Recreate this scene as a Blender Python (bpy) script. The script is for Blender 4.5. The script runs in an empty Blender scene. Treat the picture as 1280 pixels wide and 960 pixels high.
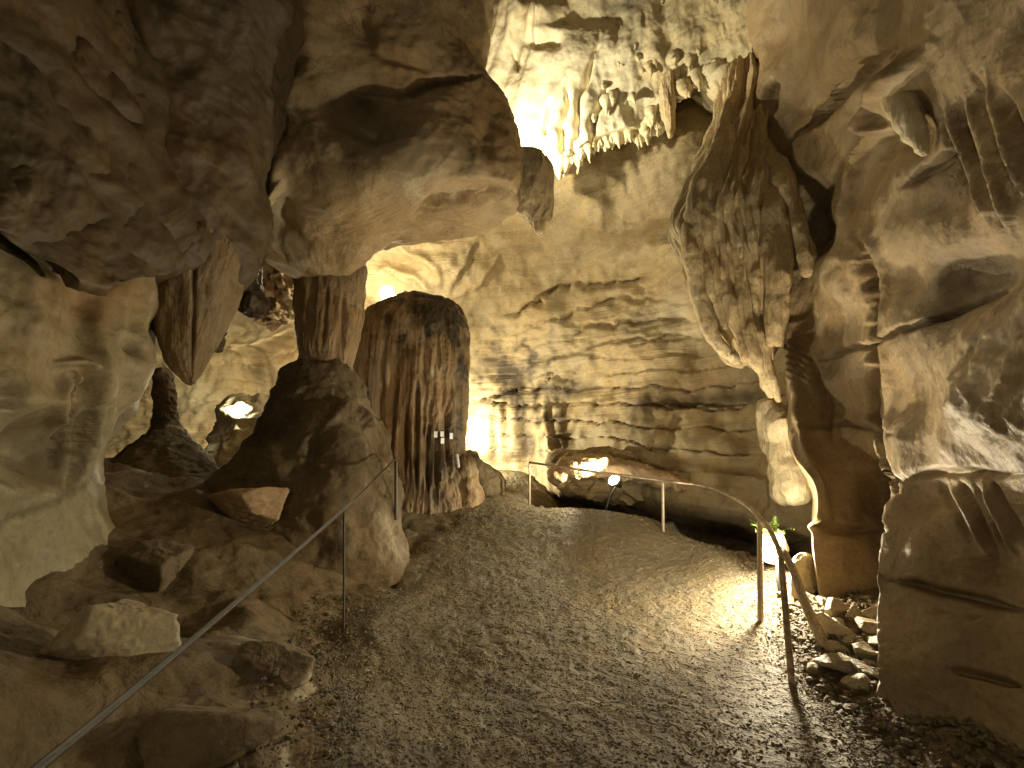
import bpy, math, random
import numpy as np
from mathutils import Vector
random.seed(7); RNG = np.random.default_rng(11)
SC = bpy.context.scene; COL = SC.collection
# ------------------------------------------------------------------ camera model
F = 560.0; PITCH = math.radians(8.0); CZ = 1.75
cp, sp = math.cos(PITCH), math.sin(PITCH)
def P(px, py, Y):
    px = np.asarray(px, float); py = np.asarray(py, float); Y = np.asarray(Y, float)
    u = (px-640)/F; v = (480-py)/F
    k = Y/(cp - v*sp)
    return np.stack(np.broadcast_arrays(u*k, Y, CZ + (sp+v*cp)*k), -1)
def proj(V):
    x, y, z = V[...,0], V[...,1], V[...,2]-CZ
    d = np.maximum(y*cp + z*sp, .05)
    return 640 + F*x/d, 480 - F*(z*cp - y*sp)/d
# ------------------------------------------------------------------ noise
_pt = np.random.default_rng(3).permutation(256); _perm = np.concatenate([_pt,_pt,_pt])
_g = np.random.default_rng(4).normal(size=(256,3)); _g /= np.linalg.norm(_g,axis=1)[:,None]
def perlin(Pn):
    s = Pn.shape[:-1]; Q = Pn.reshape(-1,3); I = np.floor(Q).astype(int); f = Q-I; I &= 255
    w = f*f*f*(f*(f*6-15)+10); out = 0
    for dx in (0,1):
        for dy in (0,1):
            for dz in (0,1):
                h = _perm[_perm[_perm[(I[:,0]+dx)&255]+((I[:,1]+dy)&255)]+((I[:,2]+dz)&255)]
                g = _g[h]
                d = g[:,0]*(f[:,0]-dx)+g[:,1]*(f[:,1]-dy)+g[:,2]*(f[:,2]-dz)
                wx = w[:,0] if dx else 1-w[:,0]; wy = w[:,1] if dy else 1-w[:,1]; wz = w[:,2] if dz else 1-w[:,2]
                out = out + d*wx*wy*wz
    return (out*1.6).reshape(s)
def fbm(V, sc, octv=4, gain=.5, off=0., sx=(1,1,1)):
    Q = V*np.array(sx)*sc + off; a = 1.; r = 0
    for i in range(octv):
        r = r + a*perlin(Q + 17.3*i); a *= gain; Q = Q*2.03
    return r
def ridged(V, sc, octv=4, gain=.5, off=0., sx=(1,1,1)):
    Q = V*np.array(sx)*sc + off; a = 1.; r = 0
    for i in range(octv):
        r = r + a*(1-2*np.abs(perlin(Q + 9.7*i))); a *= gain; Q = Q*2.1
    return r
def smooth(a, b, x):
    t = np.clip((x-a)/(b-a), 0, 1); return t*t*(3-2*t)
# ------------------------------------------------------------------ thin plate spline
def tps(XY, Z, lam=1e-3):
    XY = np.array(XY, float); Z = np.array(Z, float); m = XY.mean(0); s = XY.std(0).max(); A = (XY-m)/s
    def U(r2): return .5*r2*np.log(r2+1e-12)
    n = len(A); K = U(((A[:,None]-A[None])**2).sum(-1)) + lam*np.eye(n)
    Pm = np.c_[np.ones(n), A]; M = np.block([[K,Pm],[Pm.T,np.zeros((3,3))]])
    w = np.linalg.solve(M, np.r_[Z, np.zeros(3)])
    def f(x, y):
        sh = np.broadcast(x, y).shape
        B = (np.stack(np.broadcast_arrays(x,y),-1).reshape(-1,2)-m)/s; out = np.zeros(len(B))
        for i in range(0, len(B), 50000):
            b = B[i:i+50000]; out[i:i+50000] = U(((b[:,None]-A[None])**2).sum(-1))@w[:n] + w[n] + b@w[n+1:]
        return out.reshape(sh)
    return f
def pchip(xs, ys, x):
    """smooth monotone-ish cubic through control rows"""
    xs = np.array(xs, float); ys = np.array(ys, float)
    d = np.gradient(ys, xs); i = np.clip(np.searchsorted(xs, x)-1, 0, len(xs)-2)
    h = xs[i+1]-xs[i]; t = (x-xs[i])/h; t = np.clip(t, 0, 1)
    sec = (ys[i+1]-ys[i])/h
    lim = lambda m: np.clip(m, -3*np.abs(sec)-1e-9, 3*np.abs(sec)+1e-9)
    return (ys[i]*(2*t**3-3*t**2+1)+h*lim(d[i])*(t**3-2*t**2+t)+ys[i+1]*(3*t**2-2*t**3)+h*lim(d[i+1])*(t**3-t**2))
# ------------------------------------------------------------------ structured surfaces
def polydist(px, py, pts, par=False):
    best = np.full(px.shape, 1e9); S = np.zeros(px.shape); n = len(pts)-1; i = 0
    for (x0,y0),(x1,y1) in zip(pts[:-1], pts[1:]):
        dx, dy = x1-x0, y1-y0; L = dx*dx+dy*dy+1e-9
        t = np.clip(((px-x0)*dx+(py-y0)*dy)/L, 0, 1)
        dd = np.hypot(px-x0-t*dx, py-y0-t*dy)
        if par: S = np.where(dd < best, (i+t)/n, S)
        best = np.minimum(best, dd); i += 1
    return (best, S) if par else best
class Surf:
    def __init__(s, V, closed=False):
        s.V = V; s.closed = closed; s.C = np.zeros(V.shape[:2]+(3,))
    def N(s):
        if getattr(s,'B',None) is not None: return s.B
        V = s.V
        du = np.gradient(V, axis=0)
        if s.closed: dv = (np.roll(V,-1,1)-np.roll(V,1,1))/2
        else: dv = np.gradient(V, axis=1)
        n = np.cross(dv, du); n /= np.linalg.norm(n,axis=-1)[...,None]+1e-9
        return n*s.flip if hasattr(s,'flip') else n
    def orient(s, toward=(0,0,1.75)):
        s.flip = 1; n = s.N()
        if s.closed:
            c = s.V.mean(1, keepdims=True); s.flip = 1 if (n*(s.V-c)).sum() > 0 else -1
        else:
            s.flip = 1 if (n*(np.array(toward)-s.V)).sum() > 0 else -1
        b = s.N().copy()
        if s.closed: b[0] = 0; b[-1] = 0
        s.B = b; return s
    def rebase(s): s.B = None; return s.orient()
    def disp(s, a): s.V = s.V + s.N()*np.asarray(a)[...,None]; return s
    def front(s):
        n = s.N(); d = np.array([0,0,CZ])-s.V; d /= np.linalg.norm(d,axis=-1)[...,None]+1e-9
        return smooth(-.1, .3, (n*d).sum(-1))
    def line(s, pts, r, depth, p=2, jit=0):
        """groove (depth<0) or ridge along a line on the surface; r in picture units, depth in m"""
        px, py = proj(s.V)
        if jit:
            px = px + jit*fbm(s.V, 2.2, 2, off=5); py = py + jit*fbm(s.V, 2.2, 2, off=50)
        dd, S = polydist(px, py, pts, True); rr = r*(1+.45*fbm(s.V, 1.6, 2, off=77)); tp = smooth(0,.22,S)*smooth(1,.72,S)
        w = np.exp(-(dd/np.maximum(rr*(.45+.55*tp), .8))**p)*(.12+.88*tp)*(1+.4*fbm(s.V, 1.1, 2, off=33))
        return s.disp(w*depth*(s.front() if s.closed else 1))
    def blob(s, cx, cy, rx, ry, depth, ang=0, p=2, jit=.25):
        px, py = proj(s.V); a = math.radians(ang); dx, dy = px-cx, py-cy
        u = (dx*math.cos(a)+dy*math.sin(a))/rx; v = (-dx*math.sin(a)+dy*math.cos(a))/ry
        q = np.hypot(u, v)*(1+jit*fbm(s.V, 1.5, 3, off=cx))
        w = np.exp(-q**p); return s.disp(w*depth*(s.front() if s.closed else 1))
    def paint(s, ch, pts, r, amt, jit=.5, r2=None, p=2):
        px, py = proj(s.V); n = fbm(s.V, 2.5, 4, off=ch*9+3)
        if len(pts) == 1: q = np.hypot((px-pts[0][0])/r, (py-pts[0][1])/(r2 or r))
        else: q = polydist(px, py, pts)/r
        w = np.exp(-(q*np.clip(1+jit*n, .35, 3))**p)*amt; s.C[...,ch] = np.clip(s.C[...,ch]+w, 0, 1); return s
    def mesh(s, name, mat, parent=None, caps=True):
        V = s.V; nu, nv = V.shape[:2]; idx = np.arange(nu*nv).reshape(nu,nv)
        if s.closed: a, b = idx[:-1], np.roll(idx,-1,1)[:-1]; c, d = np.roll(idx,-1,1)[1:], idx[1:]
        else: a, b, c, d = idx[:-1,:-1], idx[:-1,1:], idx[1:,1:], idx[1:,:-1]
        Fq = np.stack([a,b,c,d],-1).reshape(-1,4)
        if getattr(s,'flip',1) < 0: Fq = Fq[:,::-1]
        return mesh_np(name, V.reshape(-1,3), Fq, mat, parent, s.C.reshape(-1,3))
def mesh_np(name, V, Fq, mat, parent=None, C=None, smooth_=True):
    k = Fq.shape[1]; m = bpy.data.meshes.new(name)
    m.vertices.add(len(V)); m.vertices.foreach_set('co', V.astype(np.float32).ravel())
    m.loops.add(Fq.size); m.loops.foreach_set('vertex_index', Fq.astype(np.int32).ravel())
    m.polygons.add(len(Fq)); m.polygons.foreach_set('loop_start', np.arange(0, Fq.size, k, dtype=np.int32))
    m.polygons.foreach_set('loop_total', np.full(len(Fq), k, np.int32))
    m.polygons.foreach_set('use_smooth', np.full(len(Fq), smooth_))
    if C is not None:
        at = m.attributes.new('tint', 'FLOAT_COLOR', 'POINT')
        at.data.foreach_set('color', np.c_[C, np.ones(len(C))].astype(np.float32).ravel())
    m.update(); m.validate(); m.materials.append(mat)
    o = bpy.data.objects.new(name, m); COL.objects.link(o)
    if parent: o.parent = parent
    return o
def sheet(x0, x1, y0, y1, ctrl, step=2.6, xl=None, xr=None, yt=None, yb=None, skirt=0):
    """wall surface: position control points (px,py,Y) -> smooth surface; optional boundary curves"""
    f = tps([(c[0],c[1]) for c in ctrl], [math.log(c[2]) for c in ctrl])
    nu, nv = int((y1-y0)/step), int((x1-x0)/step)
    t = np.linspace(0,1,nu)[:,None]; q = np.linspace(0,1,nv)[None]
    py = y0+(y1-y0)*t+0*q; px = x0+(x1-x0)*q+0*t
    if xl is not None or xr is not None:
        L = pchip([p[1] for p in xl],[p[0] for p in xl], py) if xl else x0
        R = pchip([p[1] for p in xr],[p[0] for p in xr], py) if xr else x1
        px = L+(R-L)*q
    if yb is not None or yt is not None:
        T = pchip([p[0] for p in yt],[p[1] for p in yt], px) if yt else y0
        B = pchip([p[0] for p in yb],[p[1] for p in yb], px) if yb else y1
        py = T+(B-T)*t
    return Surf(P(px, py, np.exp(f(px, py))))
def close_(V, ph, t):
    """round both open ends of a tube shape over to a point"""
    t = np.asarray(t); rings = [V]; ts = [t]
    for end in (0, -1):
        c = V[end].mean(0); d = (V[end]-V[1 if end == 0 else -2]).mean(0); r_ = np.linalg.norm(V[end]-c, axis=1).min(); d /= np.linalg.norm(d)+1e-9
        k = [(.92,.2),(.7,.38),(.38,.48),(.0,.5)]
        R_ = np.stack([c+(V[end]-c)*a+d*r_*b*.8 for a, b in k]); tv = np.full(4, t[end])
        if end == 0: rings.insert(0, R_[::-1]); ts.insert(0, tv)
        else: rings.append(R_); ts.append(tv)
    V = np.concatenate(rings); t = np.concatenate(ts); return V, ph[None]+0*t[:,None], t[:,None]+0*ph[None]
def loft(rows, n=200, nphi=160, pw=2.4, axis='y', cap=(.0,.0)):
    """closed body: rows (py, pxL, pxR, Y, D): silhouette left/right at row py, centre distance Y, half depth D"""
    r = np.array(rows, float); t = np.linspace(r[0,0], r[-1,0], n)
    L, R, Y, D = [pchip(r[:,0], r[:,k], t) for k in (1,2,3,4)]
    if axis == 'y': A, B = P(L, t, Y), P(R, t, Y)
    else: A, B = P(t, L, Y), P(t, R, Y)
    c = (A+B)/2; a = (B-A)/2
    e0 = np.ones(n); m = max(6, n//12)
    ramp = np.sqrt(1-(1-np.linspace(0,1,m))**2)
    if cap[0]: e0[:m] *= ramp
    if cap[1]: e0[-m:] *= ramp[::-1]
    ph = np.linspace(0, 2*math.pi, nphi, endpoint=False)
    co = np.sign(np.cos(ph))*np.abs(np.cos(ph))**(2/pw); si = np.sign(np.sin(ph))*np.abs(np.sin(ph))**(2/pw)
    V = c[:,None] + (a*e0[:,None])[:,None]*co[None,:,None] + np.array([0,1,0])*(D*e0)[:,None,None]*(-si)[None,:,None]
    V, pp, tt = close_(V, ph, np.linspace(0,1,n)); s = Surf(V, True); s.ph = pp; s.t = tt; return s.orient()
def tube(pts, rad, n=40, nphi=24, sq=(1,1)):
    """closed tapered tube along world points"""
    pts = np.array(pts, float); k = np.linspace(0,1,len(pts)); t = np.linspace(0,1,n)
    c = np.stack([pchip(k, pts[:,i], t) for i in range(3)],-1); r = pchip(k, rad, t)
    T = np.gradient(c, axis=0); T /= np.linalg.norm(T,axis=1)[:,None]+1e-9
    up = np.where(np.abs(T[:,2:3])>.8, np.array([[0,1,0.]]), np.array([[0,0,1.]]))
    a = np.cross(T, up); a /= np.linalg.norm(a,axis=1)[:,None]+1e-9; b = np.cross(T, a)
    ph = np.linspace(0,2*math.pi,nphi,endpoint=False)
    V = c[:,None]+ r[:,None,None]*(sq[0]*a[:,None]*np.cos(ph)[None,:,None]+sq[1]*b[:,None]*np.sin(ph)[None,:,None])
    V, pp, tt = close_(V, ph, t); s = Surf(V, True); s.ph = pp; s.t = tt; return s.orient()
# ------------------------------------------------------------------ materials
def nd(nt, t, **k):
    n = nt.nodes.new(t)
    for a, v in k.items():
        if a in n.inputs: n.inputs[a].default_value = v
        else: setattr(n, a, v)
    return n
def rock_mat(name, base, pale=(.62,.55,.40), dark=(.05,.035,.02), rust=(.26,.15,.06), scale=1.0, rough=.62, mott=.6, bump=1.0,
             streak=0., streak_sc=(5,5,.35), strata=0., spec=.35, grit=1.0, cracks=.6):
    m = bpy.data.materials.new(name); m.use_nodes = True; nt = m.node_tree; nt.nodes.clear(); L = nt.links.new
    out = nd(nt,'ShaderNodeOutputMaterial'); bs = nd(nt,'ShaderNodeBsdfPrincipled'); L(bs.outputs[0], out.inputs[0])
    geo = nd(nt,'ShaderNodeNewGeometry'); at = nd(nt,'ShaderNodeAttribute', attribute_name='tint')
    sep = nd(nt,'ShaderNodeSeparateColor'); L(at.outputs['Color'], sep.inputs[0])
    def noise(sc, det=6, rg=.6, dist=0., vec=None, sx=None):
        n = nd(nt,'ShaderNodeTexNoise'); n.inputs['Scale'].default_value = sc*scale; n.inputs['Detail'].default_value = det
        n.inputs['Roughness'].default_value = rg; n.inputs['Distortion'].default_value = dist
        if sx:
            mp = nd(nt,'ShaderNodeMapping'); mp.inputs['Scale'].default_value = sx; L(geo.outputs['Position'], mp.inputs[0]); L(mp.outputs[0], n.inputs[0])
        else: L(geo.outputs['Position'], n.inputs[0])
        return n.outputs['Fac']
    def ramp(fac, pts):
        r = nd(nt,'ShaderNodeValToRGB'); e = r.color_ramp.elements
        e[0].position, e[0].color = pts[0][0], (*pts[0][1],1); e[1].position, e[1].color = pts[-1][0], (*pts[-1][1],1)
        for p, c in pts[1:-1]:
            x = e.new(p); x.color = (*c,1)
        L(fac, r.inputs[0]); return r.outputs[0]
    def mix(a, b, fac, mode='MIX'):
        x = nd(nt,'ShaderNodeMix', data_type='RGBA', blend_type=mode)
        for v, i in ((fac,0),(a,6),(b,7)):
            if hasattr(v,'is_linked') or hasattr(v,'links'): L(v, x.inputs[i])
            else: x.inputs[i].default_value = v if i == 0 else (*v,1)
        return x.outputs[2]
    def math_(op, a, b=0., c=None):
        x = nd(nt,'ShaderNodeMath', operation=op, use_clamp=(op=='MULTIPLY_ADD'))
        for i, v in enumerate((a,b) if c is None else (a,b,c)):
            if hasattr(v,'links'): L(v, x.inputs[i])
            else: x.inputs[i].default_value = v
        return x.outputs[0]
    b = np.array(base); lo = tuple(b*(1-mott*.62)); hi = tuple(np.minimum(b*(1+mott*.45),.9)); mid = tuple(b*np.array([1.0,.93,.82]))
    big = noise(.55, 5, .6, .6); col = ramp(big, [(.3,lo),(.45,tuple(b)),(.55,mid),(.7,hi)])
    n2 = noise(3.2, 8, .68, .4); col = mix(col, ramp(n2, [(.3,(.42,.36,.30)),(.5,(.95,.93,.9)),(.72,(1.25,1.2,1.1))]), .75*mott, 'MULTIPLY')
    patch = noise(1.4, 7, .62, 1.2)
    col = mix(col, pale, math_('MULTIPLY_ADD', patch, 5.0, -3.05))
    stn = noise(1.1, 9, .7, .3); 
    col = mix(col, rust, math_('MULTIPLY', math_('MULTIPLY_ADD', stn, 5., -2.9), .55))
    fine = noise(26, 5, .7); col = mix(col, ramp(fine, [(.32,(.55,.5,.45)),(.5,(1,1,1)),(.7,(1.2,1.18,1.12))]), .55, 'MULTIPLY')
    if streak:
        st = noise(1., 6, .65, .15, sx=streak_sc); col = mix(col, ramp(st, [(.32,(.22,.14,.08)),(.46,(.8,.72,.6)),(.56,(1.,1.,1.)),(.68,(1.35,1.3,1.2))]), streak, 'MULTIPLY')
    if strata:
        st = noise(1., 7, .65, .5, sx=(.25,.25,5.5)); col = mix(col, ramp(st, [(.33,(.3,.24,.17)),(.45,(.85,.8,.7)),(.6,(1.1,1.05,1.)),(.7,(1.3,1.25,1.15))]), strata, 'MULTIPLY')
    nz = noise(7, 6, .7)
    crk = None
    if cracks:
        wn = nd(nt,'ShaderNodeTexNoise'); wn.inputs['Scale'].default_value = 1.1; wn.inputs['Detail'].default_value = 5; L(geo.outputs['Position'], wn.inputs[0])
        vm = nd(nt,'ShaderNodeVectorMath', operation='MULTIPLY_ADD'); L(wn.outputs['Color'], vm.inputs[0]); vm.inputs[1].default_value = (1.3,1.3,1.3); L(geo.outputs['Position'], vm.inputs[2])
        vo = nd(nt,'ShaderNodeTexVoronoi', feature='DISTANCE_TO_EDGE'); vo.inputs['Scale'].default_value = .85; L(vm.outputs[0], vo.inputs['Vector'])
        ln = math_('MULTIPLY_ADD', vo.outputs['Distance'], -55., 1.0); mk = math_('MULTIPLY_ADD', noise(.9,3,.5), 6., -3.1)
        crk = math_('MULTIPLY', math_('MULTIPLY', ln, mk), cracks)
        crc = nd(nt,'ShaderNodeMath', operation='MAXIMUM'); L(crk, crc.inputs[0]); crc.inputs[1].default_value = 0.; crk = crc.outputs[0]
        col = mix(col, dark, crk)
    fp = math_('MULTIPLY', sep.outputs[0], math_('MULTIPLY_ADD', nz, 1.6, .1)); col = mix(col, pale, fp)
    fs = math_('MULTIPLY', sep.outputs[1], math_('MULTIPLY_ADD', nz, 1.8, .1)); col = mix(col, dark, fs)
    fr = math_('MULTIPLY', sep.outputs[2], math_('MULTIPLY_ADD', nz, 1.6, .1)); col = mix(col, rust, fr)
    L(col, bs.inputs['Base Color'])
    L(math_('MULTIPLY_ADD', n2, .5, rough-.25), bs.inputs['Roughness']); bs.inputs['Specular IOR Level'].default_value = spec
    hs = [(noise(2.6,6,.52,.5), .06), (noise(13,5,.58), .010), (noise(70,3,.6), .0015*grit)]
    if streak: hs.append((noise(1.,5,.6,sx=tuple(2*v for v in streak_sc)), .045))
    if strata: hs.append((noise(1.,6,.6,sx=(.5,.5,14)), .045))
    prev = None
    for h, dpt in hs:
        bp = nd(nt,'ShaderNodeBump'); bp.inputs['Strength'].default_value = 1.; bp.inputs['Distance'].default_value = dpt*bump
        L(h, bp.inputs['Height'])
        if prev: L(prev, bp.inputs['Normal'])
        prev = bp.outputs[0]
    L(prev, bs.inputs['Normal']); return m
def flat_mat(name, col, rough=.5, metal=0., emit=None, es=0.):
    m = bpy.data.materials.new(name); m.use_nodes = True; nt = m.node_tree; b = nt.nodes['Principled BSDF']
    n = nd(nt,'ShaderNodeTexNoise'); n.inputs['Scale'].default_value = 30; n.inputs['Detail'].default_value = 5
    r = nd(nt,'ShaderNodeValToRGB'); r.color_ramp.elements[0].color = (*[c*.55 for c in col],1); r.color_ramp.elements[1].color = (*[min(1,c*1.25) for c in col],1)
    r.color_ramp.elements[0].position=.35; r.color_ramp.elements[1].position=.65
    nt.links.new(n.outputs['Fac'], r.inputs[0]); nt.links.new(r.outputs[0], b.inputs['Base Color'])
    b.inputs['Roughness'].default_value = rough; b.inputs['Metallic'].default_value = metal
    if emit: b.inputs['Emission Color'].default_value = (*emit,1); b.inputs['Emission Strength'].default_value = es
    return m
M = {}
M['back'] = rock_mat('back_wall_limestone', (.28,.225,.125), strata=.35, mott=.45, pale=(.42,.35,.22), bump=.7)
M['right'] = rock_mat('right_wall_rock', (.29,.222,.13), mott=.55, rust=(.20,.13,.065), pale=(.44,.35,.22))
M['over'] = rock_mat('overhang_rock', (.37,.285,.165), mott=.5, bump=.8)
M['tongue'] = rock_mat('tongue_rock', (.20,.15,.082), mott=.6, pale=(.3,.23,.14), streak=.3)
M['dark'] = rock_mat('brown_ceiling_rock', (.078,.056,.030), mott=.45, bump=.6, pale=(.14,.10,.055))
M['palew'] = rock_mat('pale_flowstone', (.27,.235,.15), pale=(.44,.40,.28), mott=.45, bump=.7)
M['white'] = rock_mat('white_calcite', (.62,.56,.38), pale=(.8,.76,.62), mott=.35, bump=.8)
M['stal'] = rock_mat('stalagmite_stone', (.26,.195,.115), streak=.65, streak_sc=(6,6,.3), mott=.5, dark=(.03,.022,.014), rust=(.24,.12,.04), pale=(.42,.35,.24))
M['column'] = rock_mat('column_stone', (.26,.205,.13), streak=.7, streak_sc=(7,7,.5), mott=.6)
M['drape'] = rock_mat('drapery_stone', (.56,.47,.30), streak=.3, streak_sc=(7,7,.6), mott=.28, pale=(.6,.54,.38))
M['bank'] = rock_mat('bank_rock', (.13,.10,.058), mott=.75, bump=1.2, rough=.75, spec=.2)
M['floor'] = rock_mat('cave_floor_gravel', (.155,.13,.083), mott=.4, bump=1.1, grit=1.5, scale=3.0, rough=.7)
M['boulder'] = rock_mat('boulder_stone', (.40,.30,.19), mott=.5)
M['rubble'] = rock_mat('rubble_stone', (.30,.26,.18), mott=.5, scale=2)
# ------------------------------------------------------------------ tagging
def tag(o, label=None, cat=None, group=None, kind=None):
    for k, v in (('label',label),('category',cat),('group',group),('kind',kind)):
        if v: o[k] = v
    return o
def empty(name, loc):
    o = bpy.data.objects.new(name, None); o.location = tuple(float(v) for v in loc); COL.objects.link(o); return o
def place(o, parent):
    """parent keeping world position (parents are unrotated empties)"""
    o.parent = parent; o.location = o.location - parent.location; return o
#@@BODY
# ================================================================== GROUND
gc = []   # (x, y, z)
def gp(px, py, Y): p = P(px, py, Y); gc.append((float(p[0]), float(p[1]), float(p[2])))
for x in (-1.1, 0, 1.2, 2.2): gc.append((x, 0.2, -.02)); gc.append((x, 2.0, -.04)); gc.append((x,-3,0))
for x in (-1.2, 0, 1.2, 2.3): gc.append((x, 3.5, -.05 if x > -1 else .05)); 
for x in (-1.0, .6, 2.5): gc.append((x, 5.0, .0)); gc.append((x, 7.0, .06))
gp(662,632,10.3); gp(829,665,8.6); gp(745,648,9.3); gp(620,630,9.8); gp(560,640,9.2); gp(490,660,8.2)
gp(470,720,6.2); gp(900,690,7.4); gp(935,705,6.84)
gc += [(-.5,11,.75),(0.4,12.5,.9),(-.8,14,1.0),(.8,14,1.0),(-2,12,.9)]
for a in ((390,800,3.9),(330,690,4.9),(260,640,5.3),(180,600,5.4),(150,585,5.9),(230,582,6.5),(300,582,7.0),(70,640,4.0),(0,720,3.0),(90,770,3.2),
          (200,800,3.2),(300,830,3.0),(200,925,2.3),(60,900,2.1),(0,830,2.2),(310,930,2.35),(-150,900,1.5),(-150,700,2.3),(-60,620,3.4)): gp(*a)
gc += [(-4.5,8.5,.9),(-3.2,9.0,.9),(-6,10,.8),(-5,12,.7),(-3,12,.9),(-7,7,1.2),(-3.5,-2,.8),(-3,0,.9)]
# ravine to the right of the path and the stony strip below the right wall
gc += [(1.7,10.6,-.6),(2.8,9.9,-1.2),(4.0,9.2,-1.4),(4.3,8.0,-1.3),(4.2,7.0,-1.2),(4.5,6.2,-1.0),(.8,11.6,.35),(2.5,11.5,-.8),(5.5,8,-1.4),(5,10,-1.3),(4.0,7.9,-1.1)]
gp(1000,722,5.3); gp(1060,775,4.3); gp(1120,830,3.6); gp(1180,900,2.9)
gc += [(3.1,2.4,.06),(3.0,1,.05),(3.2,-2,.1),(4.5,4,.4),(4.5,2,.3)]
Hf = tps([(a[0],a[1]) for a in gc], [a[2] for a in gc], 2e-3)
# path edges as x(y)
def path_l(y): return np.interp(y, [0,1.5,2.5,3.5,4.5,6,7.5,9,10.2,14], [-.95,-.98,-1.02,-1.3,-1.65,-1.5,-1.45,-1.1,-.7,-.7])
def path_r(y): return np.interp(y, [0,2,3,4,5,6,7,7.8,8.6,9.4,10.3,14], [2.0,2.0,2.15,2.5,2.85,3.25,3.4,3.25,2.8,1.75,.45,.7])
def height(x, y):
    Q = np.stack([x, y, 0*x], -1); z = Hf(x, y)
    inn = smooth(-.15,.35, x-path_l(y))*smooth(-.1,.25, path_r(y)-x)
    lump = .13*fbm(Q, .8, 3, off=2)+.05*ridged(Q, 1.1, 2, off=8)-.04
    led = .035*fbm(Q, 3.2, 4, off=1)
    z = z - 1.1*smooth(.03,.5,x-path_r(y))*smooth(5.7,6.6,y)*smooth(11.5,10.5,y)
    z = z - .42*np.exp(-(((x+2.42)/.20)**2+((y-3.1)/.28)**2)**1.5) 
    z = z + (1-inn)*(lump+led) + inn*(.025*fbm(Q,.9,3)+.012*fbm(Q,5,3))
    return z, inn
def ground_grid(a0, a1, y0, y1, nx, ny):
    Yv = y0 + (y1-y0)*(np.linspace(0,1,ny)**1.7)[:,None]; a = np.linspace(a0,a1,nx)[None]
    x = a*(Yv+1.2); return x, Yv+0*x
x, y = ground_grid(-1.9, 1.7, -.2, 17, 760, 620)
z, inn = height(x, y)
s = Surf(np.stack([x,y,z],-1)); s.orient((0,0,50))
s.C[...,1] = .0
ground = s.mesh('ground', M['bank']); tag(ground, 'uneven brown rock floor and bank of the cave', None, kind='structure')
# path: gravel sheet following the ground inside its edges
t = np.linspace(0,1,260)[:,None]; q = np.linspace(0,1,240)[None]
Yv = -.2 + 13.2*t**1.7; xl = path_l(Yv)+.08*fbm(np.stack([0*Yv,Yv,0*Yv],-1),1.7,3); xr = path_r(Yv)+.06*fbm(np.stack([0*Yv+5,Yv,0*Yv],-1),2.2,3)
x = xl+(xr-xl)*q; y = Yv+0*x; z, inn = height(x, y)
z = z + .03*np.minimum(1, np.minimum(q,1-q)*12) - .01 + .003*fbm(np.stack([x,y,0*x],-1), 14, 3)
s = Surf(np.stack([x,y,z],-1)); s.orient((0,0,50)); pth = s.mesh('path', M['floor']); tag(pth, 'gravel covered cave path', None, kind='structure')
def ground_z(x, y):
    z, i = height(np.array([x],float), np.array([y],float)); return float(z[0]) + .02*(i[0]>.5)
# gravel grains
def ico():
    p = (1+5**.5)/2
    v = np.array([(-1,p,0),(1,p,0),(-1,-p,0),(1,-p,0),(0,-1,p),(0,1,p),(0,-1,-p),(0,1,-p),(p,0,-1),(p,0,1),(-p,0,-1),(-p,0,1)],float); v/=np.linalg.norm(v[0])
    f = np.array([(0,11,5),(0,5,1),(0,1,7),(0,7,10),(0,10,11),(1,5,9),(5,11,4),(11,10,2),(10,7,6),(7,1,8),(3,9,4),(3,4,2),(3,2,6),(3,6,8),(3,8,9),(4,9,5),(2,4,11),(6,2,10),(8,6,7),(9,8,1)])
    return v, f
IV, IF = ico()
def grains(n, ymin, ymax, smin, smax, xfun, pw=1.0):
    yy = ymin + (ymax-ymin)*RNG.random(n)**pw; u = RNG.random(n); a, b = xfun(yy); xx = a+(b-a)*u
    zz, _ = height(xx, yy); sz = smin+(smax-smin)*RNG.random(n)**4
    V = IV[None]*(1+.35*RNG.normal(size=(n,12,1)).clip(-1.3,1.3)*.6)*sz[:,None,None]*np.stack([.8+.5*RNG.random(n),.8+.5*RNG.random(n),.45+.4*RNG.random(n)],-1)[:,None]
    th = RNG.random(n)*6.28; c, s_ = np.cos(th)[:,None], np.sin(th)[:,None]
    W = np.stack([V[...,0]*c-V[...,1]*s_, V[...,0]*s_+V[...,1]*c, V[...,2]],-1)
    W += np.stack([xx,yy,zz+.018+sz*.15],-1)[:,None]
    return W.reshape(-1,3), (IF[None]+12*np.arange(n)[:,None,None]).reshape(-1,3)
pf = lambda y: (path_l(y)+.02, path_r(y)+.12)
parts = [grains(60000, .9, 6.0, .004, .012, pf, 1.4), grains(12000, 5, 10.5, .007, .018, pf), grains(2600, 1.2, 4.8, .010, .032, lambda y: (path_r(y)-.1, path_r(y)+.7)),
         grains(900, 1.0, 5.0, .008, .022, lambda y: (path_l(y)-.35, path_l(y)+.15)), grains(260, 6.2, 10.2, .04, .11, lambda y: (path_r(y)-.06, path_r(y)+.12))]
Vs, Fs, o_ = [], [], 0
for v, f in parts: Vs.append(v); Fs.append(f+o_); o_ += len(v)
g = mesh_np('gravel', np.concatenate(Vs), np.concatenate(Fs), M['floor'], smooth_=False); tag(g, 'loose grey gravel spread over the path', None, kind='stuff')
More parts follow.
